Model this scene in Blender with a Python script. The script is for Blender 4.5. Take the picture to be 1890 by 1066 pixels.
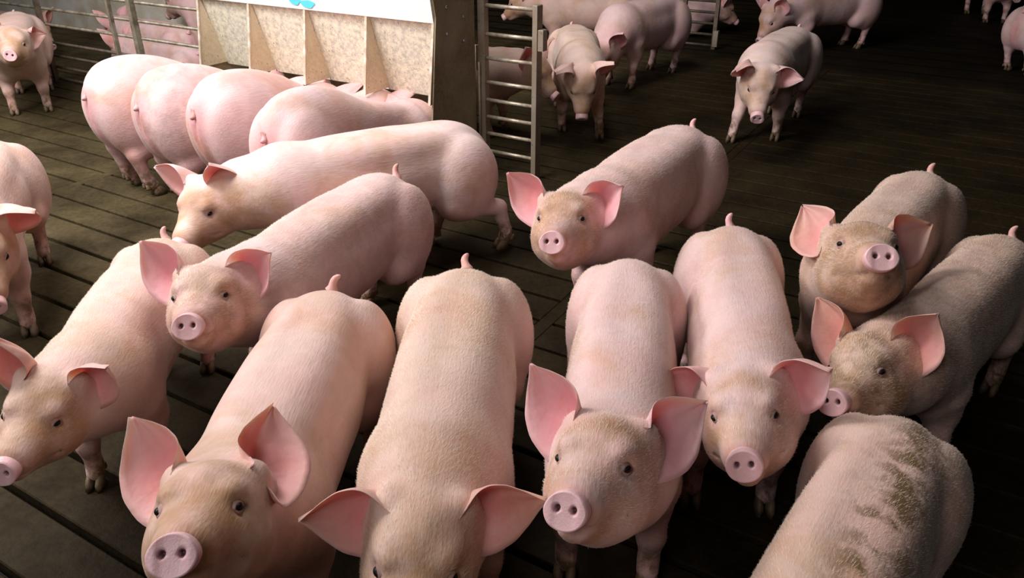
import bpy, math, random
import numpy as np
from mathutils import Vector, Matrix

for _o in list(bpy.data.objects):
    bpy.data.objects.remove(_o)
scene = bpy.context.scene
COL = scene.collection

# ------------------------------------------------------------------ camera
CAM_H, PITCH, FPX = 1.65, math.radians(28.0), 1450.0
cam_data = bpy.data.cameras.new('camera')
cam_data.sensor_width = 36.0
cam_data.lens = FPX / 1890.0 * 36.0
cam_data.clip_start = 0.05
cam_data.clip_end = 200.0
cam = bpy.data.objects.new('camera', cam_data)
cam.location = (0.0, 0.0, CAM_H)
cam.rotation_euler = (math.pi / 2 - PITCH, 0.0, 0.0)
COL.objects.link(cam)
scene.camera = cam

# ------------------------------------------------------------------ world, daylight, exposure
world = bpy.data.worlds.new('world')
scene.world = world
world.use_nodes = True
wbg = world.node_tree.nodes['Background']
wbg.inputs['Color'].default_value = (0.80, 0.90, 1.0, 1.0)
wbg.inputs['Strength'].default_value = 0.003

def area_light(name, loc, target, sx, sy, power, color):
    l = bpy.data.lights.new(name, 'AREA')
    l.shape = 'RECTANGLE'
    l.size, l.size_y = sx, sy
    l.energy = power
    l.color = color
    o = bpy.data.objects.new(name, l)
    o.location = loc
    o.rotation_euler = (Vector(target) - Vector(loc)).to_track_quat('-Z', 'Y').to_euler()
    COL.objects.link(o)
    return o

# long curtain opening of the barn on the left, two roof lights, and the open door behind the photographer
area_light('side_opening_daylight', (-4.2, 3.4, 2.9), (-0.8, 3.7, 0.3), 5.2, 1.2, 225.0, (1.0, 0.97, 0.97))
area_light('roof_light_left', (-2.5, 2.7, 3.7), (-1.5, 5.2, 0.4), 2.0, 1.0, 280.0, (1.0, 0.97, 0.98))
area_light('roof_light_back', (-0.2, 5.2, 4.8), (0.3, 5.2, 0.0), 2.2, 1.0, 105.0, (1.0, 0.98, 0.94))
area_light('door_opening_daylight', (-1.5, -1.4, 3.3), (-0.2, 2.4, 0.4), 1.6, 1.1, 58.0, (1.0, 0.96, 0.97))

scene.view_settings.view_transform = 'Standard'
scene.view_settings.look = 'None'
scene.view_settings.gamma = 1.0
scene.view_settings.use_curve_mapping = False
scene.view_settings.exposure = -0.52

# ------------------------------------------------------------------ small helpers
def link(o, parent=None):
    COL.objects.link(o)
    if parent is not None:
        o.parent = parent
    return o

def tag(o, label=None, category=None, group=None, kind=None):
    if label: o['label'] = label
    if category: o['category'] = category
    if group: o['group'] = group
    if kind: o['kind'] = kind
    return o

def mesh_obj(name, verts, faces, mat=None, parent=None, smooth=False):
    me = bpy.data.meshes.new(name)
    me.from_pydata([tuple(map(float, v)) for v in verts], [], [tuple(int(i) for i in f) for f in faces])
    me.update()
    if smooth:
        me.polygons.foreach_set('use_smooth', [True] * len(me.polygons))
    if mat is not None:
        me.materials.append(mat)
    return link(bpy.data.objects.new(name, me), parent)

def empty(name, loc=(0, 0, 0), rz=0.0):
    o = bpy.data.objects.new(name, None)
    o.empty_display_size = 0.1
    o.location = loc
    o.rotation_euler = (0, 0, rz)
    return link(o)

def new_mat(name):
    m = bpy.data.materials.new(name)
    m.use_nodes = True
    nt = m.node_tree
    b = nt.nodes['Principled BSDF']
    return m, nt, b

def N(nt, typ, **kw):
    n = nt.nodes.new(typ)
    for k, v in kw.items():
        if k in n.inputs:
            n.inputs[k].default_value = v
        else:
            setattr(n, k, v)
    return n

def ramp(nt, src, stops):
    r = nt.nodes.new('ShaderNodeValToRGB')
    els = r.color_ramp.elements
    while len(els) < len(stops):
        els.new(0.5)
    for e, (p, c) in zip(els, stops):
        e.position = p
        e.color = c if len(c) == 4 else (*c, 1.0)
    nt.links.new(src, r.inputs['Fac'])
    return r.outputs['Color']

def mix(nt, fac, a, b, mode='MIX'):
    m = nt.nodes.new('ShaderNodeMix')
    m.data_type = 'RGBA'
    m.blend_type = mode
    for sock, val in ((m.inputs['Factor'], fac), (m.inputs['A'], a), (m.inputs['B'], b)):
        if hasattr(val, 'is_linked'):
            nt.links.new(val, sock)
        elif isinstance(val, (int, float)):
            sock.default_value = val if sock.type == 'VALUE' else (val, val, val, 1)
        else:
            sock.default_value = (*val, 1.0) if len(val) == 3 else val
    return m.outputs['Result']

def mixf(nt, op, a, b, clamp=False):
    m = nt.nodes.new('ShaderNodeMath')
    m.operation = op
    m.use_clamp = clamp
    for i, v in enumerate((a, b)):
        if hasattr(v, 'is_linked'):
            nt.links.new(v, m.inputs[i])
        else:
            m.inputs[i].default_value = v
    return m.outputs[0]

def noise(nt, vec, scale, detail=3.0, rough=0.55, dist=0.0):
    n = N(nt, 'ShaderNodeTexNoise', Scale=scale, Detail=detail, Roughness=rough, Distortion=dist)
    if vec is not None:
        nt.links.new(vec, n.inputs['Vector'])
    return n.outputs['Fac']

def bump(nt, bsdf, height, strength, dist):
    b = N(nt, 'ShaderNodeBump', Strength=strength, Distance=dist)
    nt.links.new(height, b.inputs['Height'])
    nt.links.new(b.outputs['Normal'], bsdf.inputs['Normal'])
    return b

# ------------------------------------------------------------------ pig materials
def make_skin(name, ear=False):
    m, nt, b = new_mat(name)
    tc = nt.nodes.new('ShaderNodeTexCoord')
    oi = nt.nodes.new('ShaderNodeObjectInfo')
    at = N(nt, 'ShaderNodeAttribute', attribute_name='zones')
    sp = nt.nodes.new('ShaderNodeSeparateColor')
    nt.links.new(at.outputs['Color'], sp.inputs[0])
    face, pink, mud = sp.outputs[0], sp.outputs[1], sp.outputs[2]
    off = nt.nodes.new('ShaderNodeVectorMath'); off.operation = 'ADD'
    rv = nt.nodes.new('ShaderNodeCombineXYZ')
    r10 = mixf(nt, 'MULTIPLY', oi.outputs['Random'], 37.0)
    nt.links.new(r10, rv.inputs[0]); nt.links.new(r10, rv.inputs[1])
    nt.links.new(tc.outputs['Object'], off.inputs[0]); nt.links.new(rv.outputs[0], off.inputs[1])
    vec = off.outputs[0]
    base = mix(nt, 1.0, oi.outputs['Color'], (0.78, 0.575, 0.545) if not ear else (0.86, 0.575, 0.560), 'MULTIPLY')
    # rosy mottling
    c = mix(nt, ramp(nt, noise(nt, vec, 5.0, 4.0), [(0.40, (0, 0, 0)), (0.70, (0.55, 0.55, 0.55))]), base,
            mix(nt, 1.0, base, (1.0, 0.80, 0.80), 'MULTIPLY'))
    # straw coloured bristle and dung stain in patches
    stain = ramp(nt, noise(nt, vec, 4.2, 6.0, 0.66, 0.5), [(0.47, (0, 0, 0)), (0.68, (0.8, 0.8, 0.8))])
    c = mix(nt, stain, c, mix(nt, 1.0, c, (0.83, 0.72, 0.54), 'MULTIPLY'))
    # face: yellower and dirtier
    fn = ramp(nt, noise(nt, vec, 11.0, 4.0), [(0.32, (0.10, 0.10, 0.10)), (0.66, (0.95, 0.95, 0.95))])
    ff = mix(nt, 1.0, fn, face, 'MULTIPLY')
    c = mix(nt, ff, c, mix(nt, 1.0, c, (0.72, 0.60, 0.38), 'MULTIPLY'))
    # rosy ears, snout, rear
    c = mix(nt, pink, c, mix(nt, 1.0, c, (1.0, 0.70, 0.75), 'MULTIPLY'))
    # mud
    mn = noise(nt, vec, 16.0, 6.0, 0.65, 0.3)
    mf = mixf(nt, 'MULTIPLY', ramp(nt, mn, [(0.42, (0, 0, 0)), (0.58, (1, 1, 1))]), mud)
    c = mix(nt, mf, c, (0.16, 0.095, 0.035))
    nt.links.new(c, b.inputs['Base Color'])
    b.inputs['Roughness'].default_value = 0.52
    b.inputs['Specular IOR Level'].default_value = 0.28
    b.inputs['Subsurface Weight'].default_value = 0.25 if ear else 0.10
    b.inputs['Subsurface Radius'].default_value = (1.0, 0.35, 0.22)
    b.inputs['Subsurface Scale'].default_value = 0.02
    b.inputs['Sheen Weight'].default_value = 0.16
    b.inputs['Sheen Roughness'].default_value = 0.35
    b.inputs['Sheen Tint'].default_value = (1.0, 0.93, 0.82, 1.0)
    # bristles lie along the body
    mp = N(nt, 'ShaderNodeMapping')
    mp.inputs['Scale'].default_value = (30.0, 190.0, 120.0) if not ear else (60.0, 60.0, 60.0)
    nt.links.new(vec, mp.inputs['Vector'])
    hb = noise(nt, mp.outputs[0], 1.0, 2.0)
    big = noise(nt, vec, 14.0, 3.0)
    hh = mixf(nt, 'ADD', hb, mixf(nt, 'MULTIPLY', big, 2.0))
    bump(nt, b, hh, 0.22, 0.006)
    return m

SKIN = make_skin('pig_skin')
EARSKIN = make_skin('pig_ear_skin', True)

def simple_mat(name, col, rough=0.5, metal=0.0, spec=0.5, nscale=None, col2=None, bstr=0.0):
    m, nt, b = new_mat(name)
    if nscale:
        tc = nt.nodes.new('ShaderNodeTexCoord')
        f = noise(nt, tc.outputs['Object'], nscale, 5.0, 0.6)
        c = mix(nt, ramp(nt, f, [(0.38, (0, 0, 0)), (0.62, (1, 1, 1))]), col, col2)
        nt.links.new(c, b.inputs['Base Color'])
        if bstr:
            bump(nt, b, f, bstr, 0.01)
    else:
        b.inputs['Base Color'].default_value = (*col, 1)
    b.inputs['Roughness'].default_value = rough
    b.inputs['Metallic'].default_value = metal
    b.inputs['Specular IOR Level'].default_value = spec
    return m

M_LID = simple_mat('eyelid_skin', (0.36, 0.225, 0.185), 0.6, spec=0.15, nscale=60.0, col2=(0.50, 0.335, 0.285))
M_EYE = simple_mat('eye_dark', (0.012, 0.009, 0.009), 0.35, spec=0.15)
M_HOOF = simple_mat('hoof_horn', (0.20, 0.135, 0.075), 0.6, nscale=30.0, col2=(0.07, 0.045, 0.02))

def snout_mat():
    m, nt, b = new_mat('snout_skin')
    at = N(nt, 'ShaderNodeAttribute', attribute_name='nostril')
    tc = nt.nodes.new('ShaderNodeTexCoord')
    f = noise(nt, tc.outputs['Object'], 60.0, 4.0)
    c = mix(nt, ramp(nt, f, [(0.35, (0, 0, 0)), (0.7, (1, 1, 1))]), (0.84, 0.50, 0.51), (0.88, 0.58, 0.59))
    c = mix(nt, at.outputs['Fac'], c, (0.10, 0.03, 0.04))
    nt.links.new(c, b.inputs['Base Color'])
    b.inputs['Roughness'].default_value = 0.42
    b.inputs['Subsurface Weight'].default_value = 0.15
    b.inputs['Subsurface Radius'].default_value = (1.0, 0.35, 0.25)
    b.inputs['Subsurface Scale'].default_value = 0.015
    bump(nt, b, noise(nt, tc.outputs['Object'], 220.0, 2.0), 0.25, 0.002)
    return m
M_SNOUT = snout_mat()

# ------------------------------------------------------------------ pig geometry: a smooth distance field meshed into one skin
def rot3(yaw, pitch, roll):
    cy, sy, cp, sp, cr, sr = (math.cos(yaw), math.sin(yaw), math.cos(pitch), math.sin(pitch), math.cos(roll), math.sin(roll))
    Rz = np.array([[cy, -sy, 0], [sy, cy, 0], [0, 0, 1]])
    Ry = np.array([[cp, 0, -sp], [0, 1, 0], [sp, 0, cp]])
    Rx = np.array([[1, 0, 0], [0, cr, -sr], [0, sr, cr]])
    return Rz @ Ry @ Rx

class Field:
    def __init__(self, lo, hi, h):
        self.h = h
        self.lo = np.array(lo, float)
        self.n = np.ceil((np.array(hi) - self.lo) / h).astype(int) + 1
        self.F = np.full(self.n, 0.5, np.float32)
        self.ax = [(self.lo[i] + h * np.arange(self.n[i])).astype(np.float32) for i in range(3)]

    def box(self, blo, bhi):
        i0 = np.maximum(np.floor((np.array(blo) - self.lo) / self.h).astype(int), 0)
        i1 = np.minimum(np.ceil((np.array(bhi) - self.lo) / self.h).astype(int) + 1, self.n)
        if np.any(i1 <= i0):
            return None, None
        sl = tuple(slice(a, b) for a, b in zip(i0, i1))
        X = self.ax[0][sl[0]][:, None, None]
        Y = self.ax[1][sl[1]][None, :, None]
        Z = self.ax[2][sl[2]][None, None, :]
        return sl, (X, Y, Z)

    def blend(self, sl, d, k, sub=False):
        a = self.F[sl]
        if sub:
            d = -d
            h = np.clip(0.5 - 0.5 * (a - d) / k, 0, 1)
            self.F[sl] = a * (1 - h) + d * h + k * h * (1 - h)
        else:
            h = np.clip(0.5 + 0.5 * (d - a) / k, 0, 1)
            self.F[sl] = d * (1 - h) + a * h - k * h * (1 - h)

    def ellipsoid(self, c, r, k=0.04, R=None, warp=None, sub=False):
        c = np.array(c, float); r = np.array(r, float)
        m = (r.max() if R is not None else r) + k * 1.2 + self.h * 2
        w = 0.0 if warp is None else warp.pad
        zt = 0.0 if warp is None else abs(warp.tilt)
        sl, g = self.box(c - m - np.array([0, w, zt]), c + m + np.array([0, w, zt]))
        if sl is None:
            return
        X, Y, Z = g
        if warp is not None:
            Y = Y - warp(X)
            if warp.tilt:
                Z = Z + warp.tilt * (X + .40) * np.clip((Z - .10) / .30, 0, 1)
        dx, dy, dz = X - c[0], Y - c[1], Z - c[2]
        if R is not None:
            dx, dy, dz = (R[0, i] * dx + R[1, i] * dy + R[2, i] * dz for i in range(3))
        k0 = np.sqrt((dx / r[0]) ** 2 + (dy / r[1]) ** 2 + (dz / r[2]) ** 2)
        k1 = np.sqrt((dx / r[0] ** 2) ** 2 + (dy / r[1] ** 2) ** 2 + (dz / r[2] ** 2) ** 2)
        self.blend(sl, k0 * (k0 - 1) / np.maximum(k1, 1e-6), k, sub)

    def cone(self, a, b, ra, rb, k=0.03, warp=None, sub=False):
        a = np.array(a, float); b = np.array(b, float)
        m = max(ra, rb) + k * 1.2 + self.h * 2
        w = 0.0 if warp is None else warp.pad
        zt = 0.0 if warp is None else abs(warp.tilt)
        pad = np.array([m, m + w, m + zt])
        sl, g = self.box(np.minimum(a, b) - pad, np.maximum(a, b) + pad)
        if sl is None:
            return
        X, Y, Z = g
        if warp is not None:
            Y = Y - warp(X)
            if warp.tilt:
                Z = Z + warp.tilt * (X + .40) * np.clip((Z - .10) / .30, 0, 1)
        d = b - a
        L2 = max(float(d @ d), 1e-9)
        t = np.clip(((X - a[0]) * d[0] + (Y - a[1]) * d[1] + (Z - a[2]) * d[2]) / L2, 0, 1)
        q = np.sqrt((X - a[0] - t * d[0]) ** 2 + (Y - a[1] - t * d[1]) ** 2 + (Z - a[2] - t * d[2]) ** 2)
        self.blend(sl, q - (ra + (rb - ra) * t), k, sub)

    def mesh(self):
        F, n, h = self.F, self.n, self.h
        S = F < 0
        nc = n - 1
        acc = np.zeros((*nc, 3), np.float32)
        cnt = np.zeros(nc, np.float32)
        for ax in range(3):
            s0 = [slice(None)] * 3; s1 = [slice(None)] * 3
            s0[ax] = slice(0, -1); s1[ax] = slice(1, None)
            f0, f1 = F[tuple(s0)], F[tuple(s1)]
            cross = S[tuple(s0)] != S[tuple(s1)]
            idx = np.argwhere(cross)
            if len(idx) == 0:
                continue
            a0, a1 = f0[cross], f1[cross]
            t = a0 / (a0 - a1)
            o1, o2 = [i for i in range(3) if i != ax]
            p = idx.astype(np.float32)
            p[:, ax] += t
            for d1 in (0, -1):
                for d2 in (0, -1):
                    ci = idx.copy()
                    ci[:, o1] += d1; ci[:, o2] += d2
                    ok = np.all((ci >= 0) & (ci < nc), axis=1)
                    ci = ci[ok]
                    np.add.at(cnt, tuple(ci.T), 1.0)
                    np.add.at(acc, tuple(ci.T), p[ok])
        cells = np.argwhere(cnt > 0)
        vid = np.full(nc, -1, np.int64)
        vid[tuple(cells.T)] = np.arange(len(cells))
        V = acc[tuple(cells.T)] / cnt[tuple(cells.T)][:, None] * h + self.lo
        faces = []
        for ax in range(3):
            o1, o2 = (ax + 1) % 3, (ax + 2) % 3
            s0 = [slice(None)] * 3; s1 = [slice(None)] * 3
            s0[ax] = slice(0, -1); s1[ax] = slice(1, None)
            A, B = S[tuple(s0)], S[tuple(s1)]
            for flag, msk in ((True, A & ~B), (False, ~A & B)):
                idx = np.argwhere(msk)
                idx = idx[(idx[:, o1] > 0) & (idx[:, o2] > 0) & (idx[:, o1] < nc[o1]) & (idx[:, o2] < nc[o2])]
                if len(idx) == 0:
                    continue
                q = []
                for d1, d2 in ((0, 0), (-1, 0), (-1, -1), (0, -1)):
                    ci = idx.copy(); ci[:, o1] += d1; ci[:, o2] += d2
                    q.append(vid[tuple(ci.T)])
                q = np.stack(q, 1)
                faces.append(q if flag else q[:, ::-1])
        Q = np.concatenate(faces)
        return V, Q[np.all(Q >= 0, axis=1)]

class Warp:
    def __init__(self, b, tilt=0.0):
        self.b = b
        self.tilt = tilt
        self.pad = abs(b) * 0.55
    def __call__(self, X):
        return self.b * np.clip(X + 0.30, 0, None) ** 2

HS = 0.90   # head size within a pig of scale 1
def sstep(a, b, x):
    t = np.clip((x - a) / (b - a), 0, 1)
    return t * t * (3 - 2 * t)

def fast_mesh(name, V, Q):
    me = bpy.data.meshes.new(name)
    me.vertices.add(len(V)); me.vertices.foreach_set('co', V.astype(np.float32).ravel())
    me.loops.add(Q.size); me.loops.foreach_set('vertex_index', Q.astype(np.int32).ravel())
    me.polygons.add(len(Q))
    me.polygons.foreach_set('loop_start', np.arange(0, Q.size, 4, dtype=np.int32))
    me.polygons.foreach_set('use_smooth', np.ones(len(Q), bool))
    me.update(calc_edges=True)
    return me

def set_zones(me, rgb):
    at = me.color_attributes.new('zones', 'FLOAT_COLOR', 'POINT')
    col = np.ones((len(rgb), 4), np.float32)
    col[:, :3] = rgb
    at.data.foreach_set('color', col.ravel())

# hoof: two claws and two dewclaws
def claw(v, f, cx, cy, cz, L, W, H, n=8):
    b0 = len(v)
    rings = [(0.0, 1.0, 0.0), (0.35, 0.95, 0.0), (0.75, 0.78, -0.10), (1.0, 0.45, -0.22)]
    for t, s, sh in rings:
        for i in range(n):
            a = 2 * math.pi * i / n
            x = math.cos(a); y = math.sin(a)
            v.append((cx + (x * 0.5 * s + (0.16 if x > 0 else 0) * (1 - t) * x + sh) * L, cy + y * 0.5 * s * W, cz + t * H))
    for r in range(len(rings) - 1):
        for i in range(n):
            j = (i + 1) % n
            f.append((b0 + r * n + i, b0 + r * n + j, b0 + (r + 1) * n + j, b0 + (r + 1) * n + i))
    f.append(tuple(b0 + i for i in range(n))[::-1])
    f.append(tuple(b0 + (len(rings) - 1) * n + i for i in range(n)))

def hoof_mesh():
    v, f = [], []
    for s in (-1, 1):
        claw(v, f, 0.018, s * 0.0165, 0.0, 0.060, 0.032, 0.046)
        claw(v, f, -0.034, s * 0.018, 0.036, 0.022, 0.016, 0.024)
    me = bpy.data.meshes.new('hoof')
    me.from_pydata(v, [], f)
    me.polygons.foreach_set('use_smooth', [True] * len(me.polygons))
    me.materials.append(M_HOOF)
    me.update()
    return me
HOOF = hoof_mesh()

def eye_mesh():
    v, f = [], []
    nu, nv = 14, 9
    for j in range(nv + 1):
        th = math.pi * j / nv
        for i in range(nu):
            a = 2 * math.pi * i / nu
            v.append((0.0125 * math.sin(th) * math.cos(a), 0.0125 * math.sin(th) * math.sin(a), 0.0125 * math.cos(th)))
    for j in range(nv):
        for i in range(nu):
            k = (i + 1) % nu
            f.append((j * nu + i, (j + 1) * nu + i, (j + 1) * nu + k, j * nu + k))
    me = bpy.data.meshes.new('eye')
    me.from_pydata(v, [], f)
    me.polygons.foreach_set('use_smooth', [True] * len(me.polygons))
    me.materials.append(M_EYE)
    me.update()
    return me
EYE = eye_mesh()

def eyelid_mesh(nrm, side):
    """almond ring of lid skin around the eye, in head space, relative to the eye centre"""
    up = np.array([0, 0, 1.0]); w = np.cross(up, nrm); w /= np.linalg.norm(w); u = np.cross(nrm, w)
    tilt = 0.22
    V, Z = [], []
    prof = [(0.94, 0.0052), (1.05, 0.0066), (1.30, 0.0068), (1.60, 0.0055), (2.0, 0.0022), (2.4, -0.003), (2.8, -0.012)]
    n = 28
    for r, hgt in prof:
        for i in range(n):
            a = 2 * math.pi * i / n
            ca, sa = math.cos(a), math.sin(a)
            px = 0.0125 * ca * (r ** 0.92)
            pz = 0.0072 * np.sign(sa) * abs(sa) ** 1.25 * (r ** 1.35)
            if sa < 0: pz *= 0.80
            q = px * math.cos(tilt) - pz * math.sin(tilt) * side, px * math.sin(tilt) * side + pz * math.cos(tilt)
            drop = 0.55 * (px * px) / 0.0125 * 0.35
            V.append(w * q[0] + u * q[1] + nrm * (hgt - drop + (0.0015 if sa > 0 else 0.0) * (1.6 > r > 0.9)))
            Z.append((0.3, 0.55 if r < 1.3 else 0.30, 0.0))
    F = []
    for j in range(len(prof) - 1):
        for i in range(n):
            k = (i + 1) % n
            F.append((j * n + i, (j + 1) * n + i, (j + 1) * n + k, j * n + k))
    return np.array(V), np.array(F), np.array(Z)

def snout_mesh():
    """flat disc, x forward, with a raised rim, two nostril pits and a notch below"""
    nr, na = 16, 44
    V, att, F = [], [], []
    ry, rz = 0.049, 0.042
    for j in range(nr + 1):
        t = j / nr
        for i in range(na):
            a = 2 * math.pi * i / na
            if t <= 0.75:
                rr = t / 0.75
                x = 0.010 + 0.0015 * rr ** 4
            else:
                q = (t - 0.75) / 0.25
                rr = 1.0 + 0.05 * math.sin(q * math.pi) - 0.06 * q
                x = 0.0115 - 0.050 * q - .003 * math.sin(q * math.pi / 2)
            y = math.cos(a) * ry * rr
            z = math.sin(a) * rz * rr
            if z < 0: z *= 1.04
            if z > 0: y *= 1.0 - 0.10 * (z / rz)
            x += z * -0.10 if t <= 0.75 else z * -0.10
            m = 0.0
            if t <= 0.75:
                for s in (-1, 1):
                    e = ((y - s * 0.0190) / 0.0062) ** 2 + ((z - 0.003 - abs(y - s * 0.0190) * 0.2) / 0.0076) ** 2
                    g = math.exp(-e * e * 0.7)
                    x -= 0.017 * g
                    m = max(m, min(1.0, g * 1.25))
                x += 0.0025 * math.exp(-((abs(y) - 0.034) / 0.010) ** 2)
            V.append((x, y, z)); att.append(m)
    for j in range(nr):
        for i in range(na):
            k = (i + 1) % na
            F.append((j * na + i, (j + 1) * na + i, (j + 1) * na + k, j * na + k))
    me = bpy.data.meshes.new('snout')
    me.from_pydata(V, [], F)
    me.polygons.foreach_set('use_smooth', [True] * len(me.polygons))
    a = me.attributes.new('nostril', 'FLOAT', 'POINT')
    a.data.foreach_set('value', np.array(att, np.float32))
    me.materials.append(M_SNOUT)
    me.update()
    return me
SNOUT = snout_mesh()

def ear_mesh(base, axis, facing, side, L, seed, curl=0.0, Wd=1.12):
    """leaf shaped ear: axis = base to tip, facing = direction the open side looks to (unit, pig space)"""
    ax = axis / np.linalg.norm(axis)
    n = facing - ax * (facing @ ax); n /= np.linalg.norm(n)
    b = -np.cross(n, ax) * side          # towards the lower, outer edge
    rng = random.Random(seed)
    NU, NV = 26, 17
    us = [i / (NU - 1) for i in range(NU)]
    wo = lambda u: float(np.interp(u, [0, .06, .15, .28, .42, .60, .78, .90, .97, 1.0], [.012, .044, .074, .092, .095, .078, .047, .021, .008, .002]))
    wi = lambda u: float(np.interp(u, [0, .06, .15, .28, .42, .60, .78, .90, .97, 1.0], [.012, .026, .036, .043, .045, .040, .025, .012, .005, .002]))
    # smooth the width tables
    uu = np.linspace(0, 1, 101)
    ker = np.hanning(15); ker /= ker.sum()
    def sm(fn):
        t = np.array([fn(u) for u in uu]); p = np.pad(t, 7, mode='reflect', reflect_type='odd')
        return lambda u, q=np.convolve(p, ker, 'valid'): float(np.interp(u, uu, q))
    wo, wi = sm(wo), sm(wi)
    V, Z = [], []
    wav = [rng.uniform(-1, 1) for _ in range(6)]
    for lay in (0, 1):
        for i, u in enumerate(us):
            cup = (0.078 * (1 - u) ** 1.4) * min(1.0, .25 + u / .10) + 0.012
            roll_in = 0.030 * min(1.0, u / .08) * math.exp(-((u - 0.10) / 0.16) ** 2)
            for j in range(NV):
                v = -1 + 2 * j / (NV - 1)
                w = wo(u) * v if v > 0 else wi(u) * v
                w *= Wd * L / 0.18
                p = ax * (L * u - 0.012) + b * w
                p = p + n * (cup * v * v * (0.9 if v > 0 else 1.1) - cup * 0.55 - 0.015 * math.sin(u * math.pi))
                if v < 0: p = p + b * roll_in * v * v * 0.8
                # outer lobe droops back, tip curls
                p = p + n * (curl * u ** 2.2) - ax * (0.070 * max(v, 0) ** 1.6 * math.exp(-((u - .12) / .26) ** 2) * min(1.0, u / .10))
                p = p + n * 0.0035 * math.sin(6 * u + wav[0] * 3) * v + n * 0.0025 * math.sin(9 * v + wav[1] * 3 + 4 * u)
                th = (0.0035 * (1 - abs(v) ** 3) + 0.0012) * (1 - 0.55 * u) + 0.0015 * (1 - u)
                p = p + n * (th if lay == 0 else -th)
                V.append(base + p)
                inner = (0.25 + 1.05 * math.exp(-((u - .30) / .30) ** 2) * (1 - .75 * abs(v) ** 1.5) if lay == 0 else 0.30)
                Z.append((0.15 if lay else 0.0, inner, 0.0))
    F = []
    o = NU * NV
    for i in range(NU - 1):
        for j in range(NV - 1):
            a = i * NV + j
            q = (a, a + 1, a + NV + 1, a + NV)
            F.append(q if side < 0 else q[::-1])
            q2 = tuple(o + t for t in q)
            F.append(q2[::-1] if side < 0 else q2)
    def strip(seq):
        for a, c in zip(seq[:-1], seq[1:]):
            q = (a, c, c + o, a + o)
            F.append(q[::-1] if side < 0 else q)
    strip([i * NV for i in range(NU)][::-1]); strip([i * NV + NV - 1 for i in range(NU)])
    strip([(NU - 1) * NV + j for j in range(NV)][::-1]); strip([j for j in range(NV)])
    return np.array(V), np.array(F), np.array(Z)

def tail_mesh(base, d, L):
    d = d / np.linalg.norm(d)
    up = np.array([0, 1.0, 0]); s = np.cross(d, up); s /= np.linalg.norm(s); t = np.cross(d, s)
    V, F = [], []
    prof = [(-0.25, 0.022), (0.0, 0.018), (0.2, 0.0140), (0.45, 0.0118), (0.7, 0.0105), (0.88, 0.0085), (0.97, 0.005), (1.0, 0.001)]
    n = 10
    for u, r in prof:
        c = base + d * L * u + t * 0.010 * math.sin(max(u, 0) * 3)
        for i in range(n):
            a = 2 * math.pi * i / n
            V.append(c + s * r * math.cos(a) + t * r * math.sin(a))
    for j in range(len(prof) - 1):
        for i in range(n):
            k = (i + 1) % n
            F.append((j * n + i, j * n + k, (j + 1) * n + k, (j + 1) * n + i))
    return np.array(V), np.array(F)

M_BRISTLE, _nt, _b = new_mat('straw_bristle')
_b.inputs['Base Color'].default_value = (0.80, 0.66, 0.52, 1)
_b.inputs['Roughness'].default_value = 0.45
_b.inputs['Subsurface Weight'].default_value = 0.0

def bristle_mesh(V, Q, hb, Rh, hs_, count, seed, length=0.0115):
    rng = np.random.default_rng(seed)
    a, b, c, d = (V[Q[:, i]] for i in range(4))
    nr = np.cross(c - a, d - b)
    ar = np.linalg.norm(nr, axis=1) + 1e-12
    nr = nr / ar[:, None]
    cen = (a + b + c + d) / 4
    wgt = ar * np.clip(nr[:, 2] + 0.55, 0.02, 1.0) * (cen[:, 2] > .16)
    idx = rng.choice(len(Q), count, p=wgt / wgt.sum())
    u, v = rng.random((count, 1)), rng.random((count, 1))
    P = (a[idx] * (1 - u) + b[idx] * u) * (1 - v) + (d[idx] * (1 - u) + c[idx] * u) * v
    n = nr[idx]
    q = (P - hb) @ Rh / hs_
    ish = (q[:, 0] > -.05) & (np.linalg.norm(q, axis=1) < .42)
    keep = ~(ish & (q[:, 0] > .235))
    flow = np.tile(np.array([-1.0, 0, -.35]), (count, 1))
    flow[:, 1] += np.sign(P[:, 1]) * .35
    flow[ish] = (Rh @ np.array([-1.0, 0, .12]))
    flow = flow + rng.normal(0, .14, (count, 3))
    t = flow - n * np.sum(flow * n, 1, keepdims=True)
    t /= np.linalg.norm(t, axis=1, keepdims=True) + 1e-9
    s = np.cross(n, t)
    L = length * rng.uniform(.5, 1.2, (count, 1))
    w = .00030
    lift = rng.uniform(.10, .34, (count, 1))
    p0 = P - s * w - n * .001; p1 = P + s * w - n * .001
    mid = P + t * L * .55 + n * L * lift * .8
    tip = P + t * L + n * L * lift
    VV = np.stack([p0, p1, mid + s * w * .7, mid - s * w * .7, tip + s * w * .1, tip - s * w * .1], 1)[keep]
    k = len(VV)
    base = (np.arange(k) * 6)[:, None]
    QQ = np.concatenate([base + np.array([[0, 1, 2, 3]]), base + np.array([[3, 2, 4, 5]])])
    return VV.reshape(-1, 3), QQ

LEGS = ('hl', 'hr', 'fl', 'fr')
GROUP_PIGS = 'pink pigs in the barn'

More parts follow.
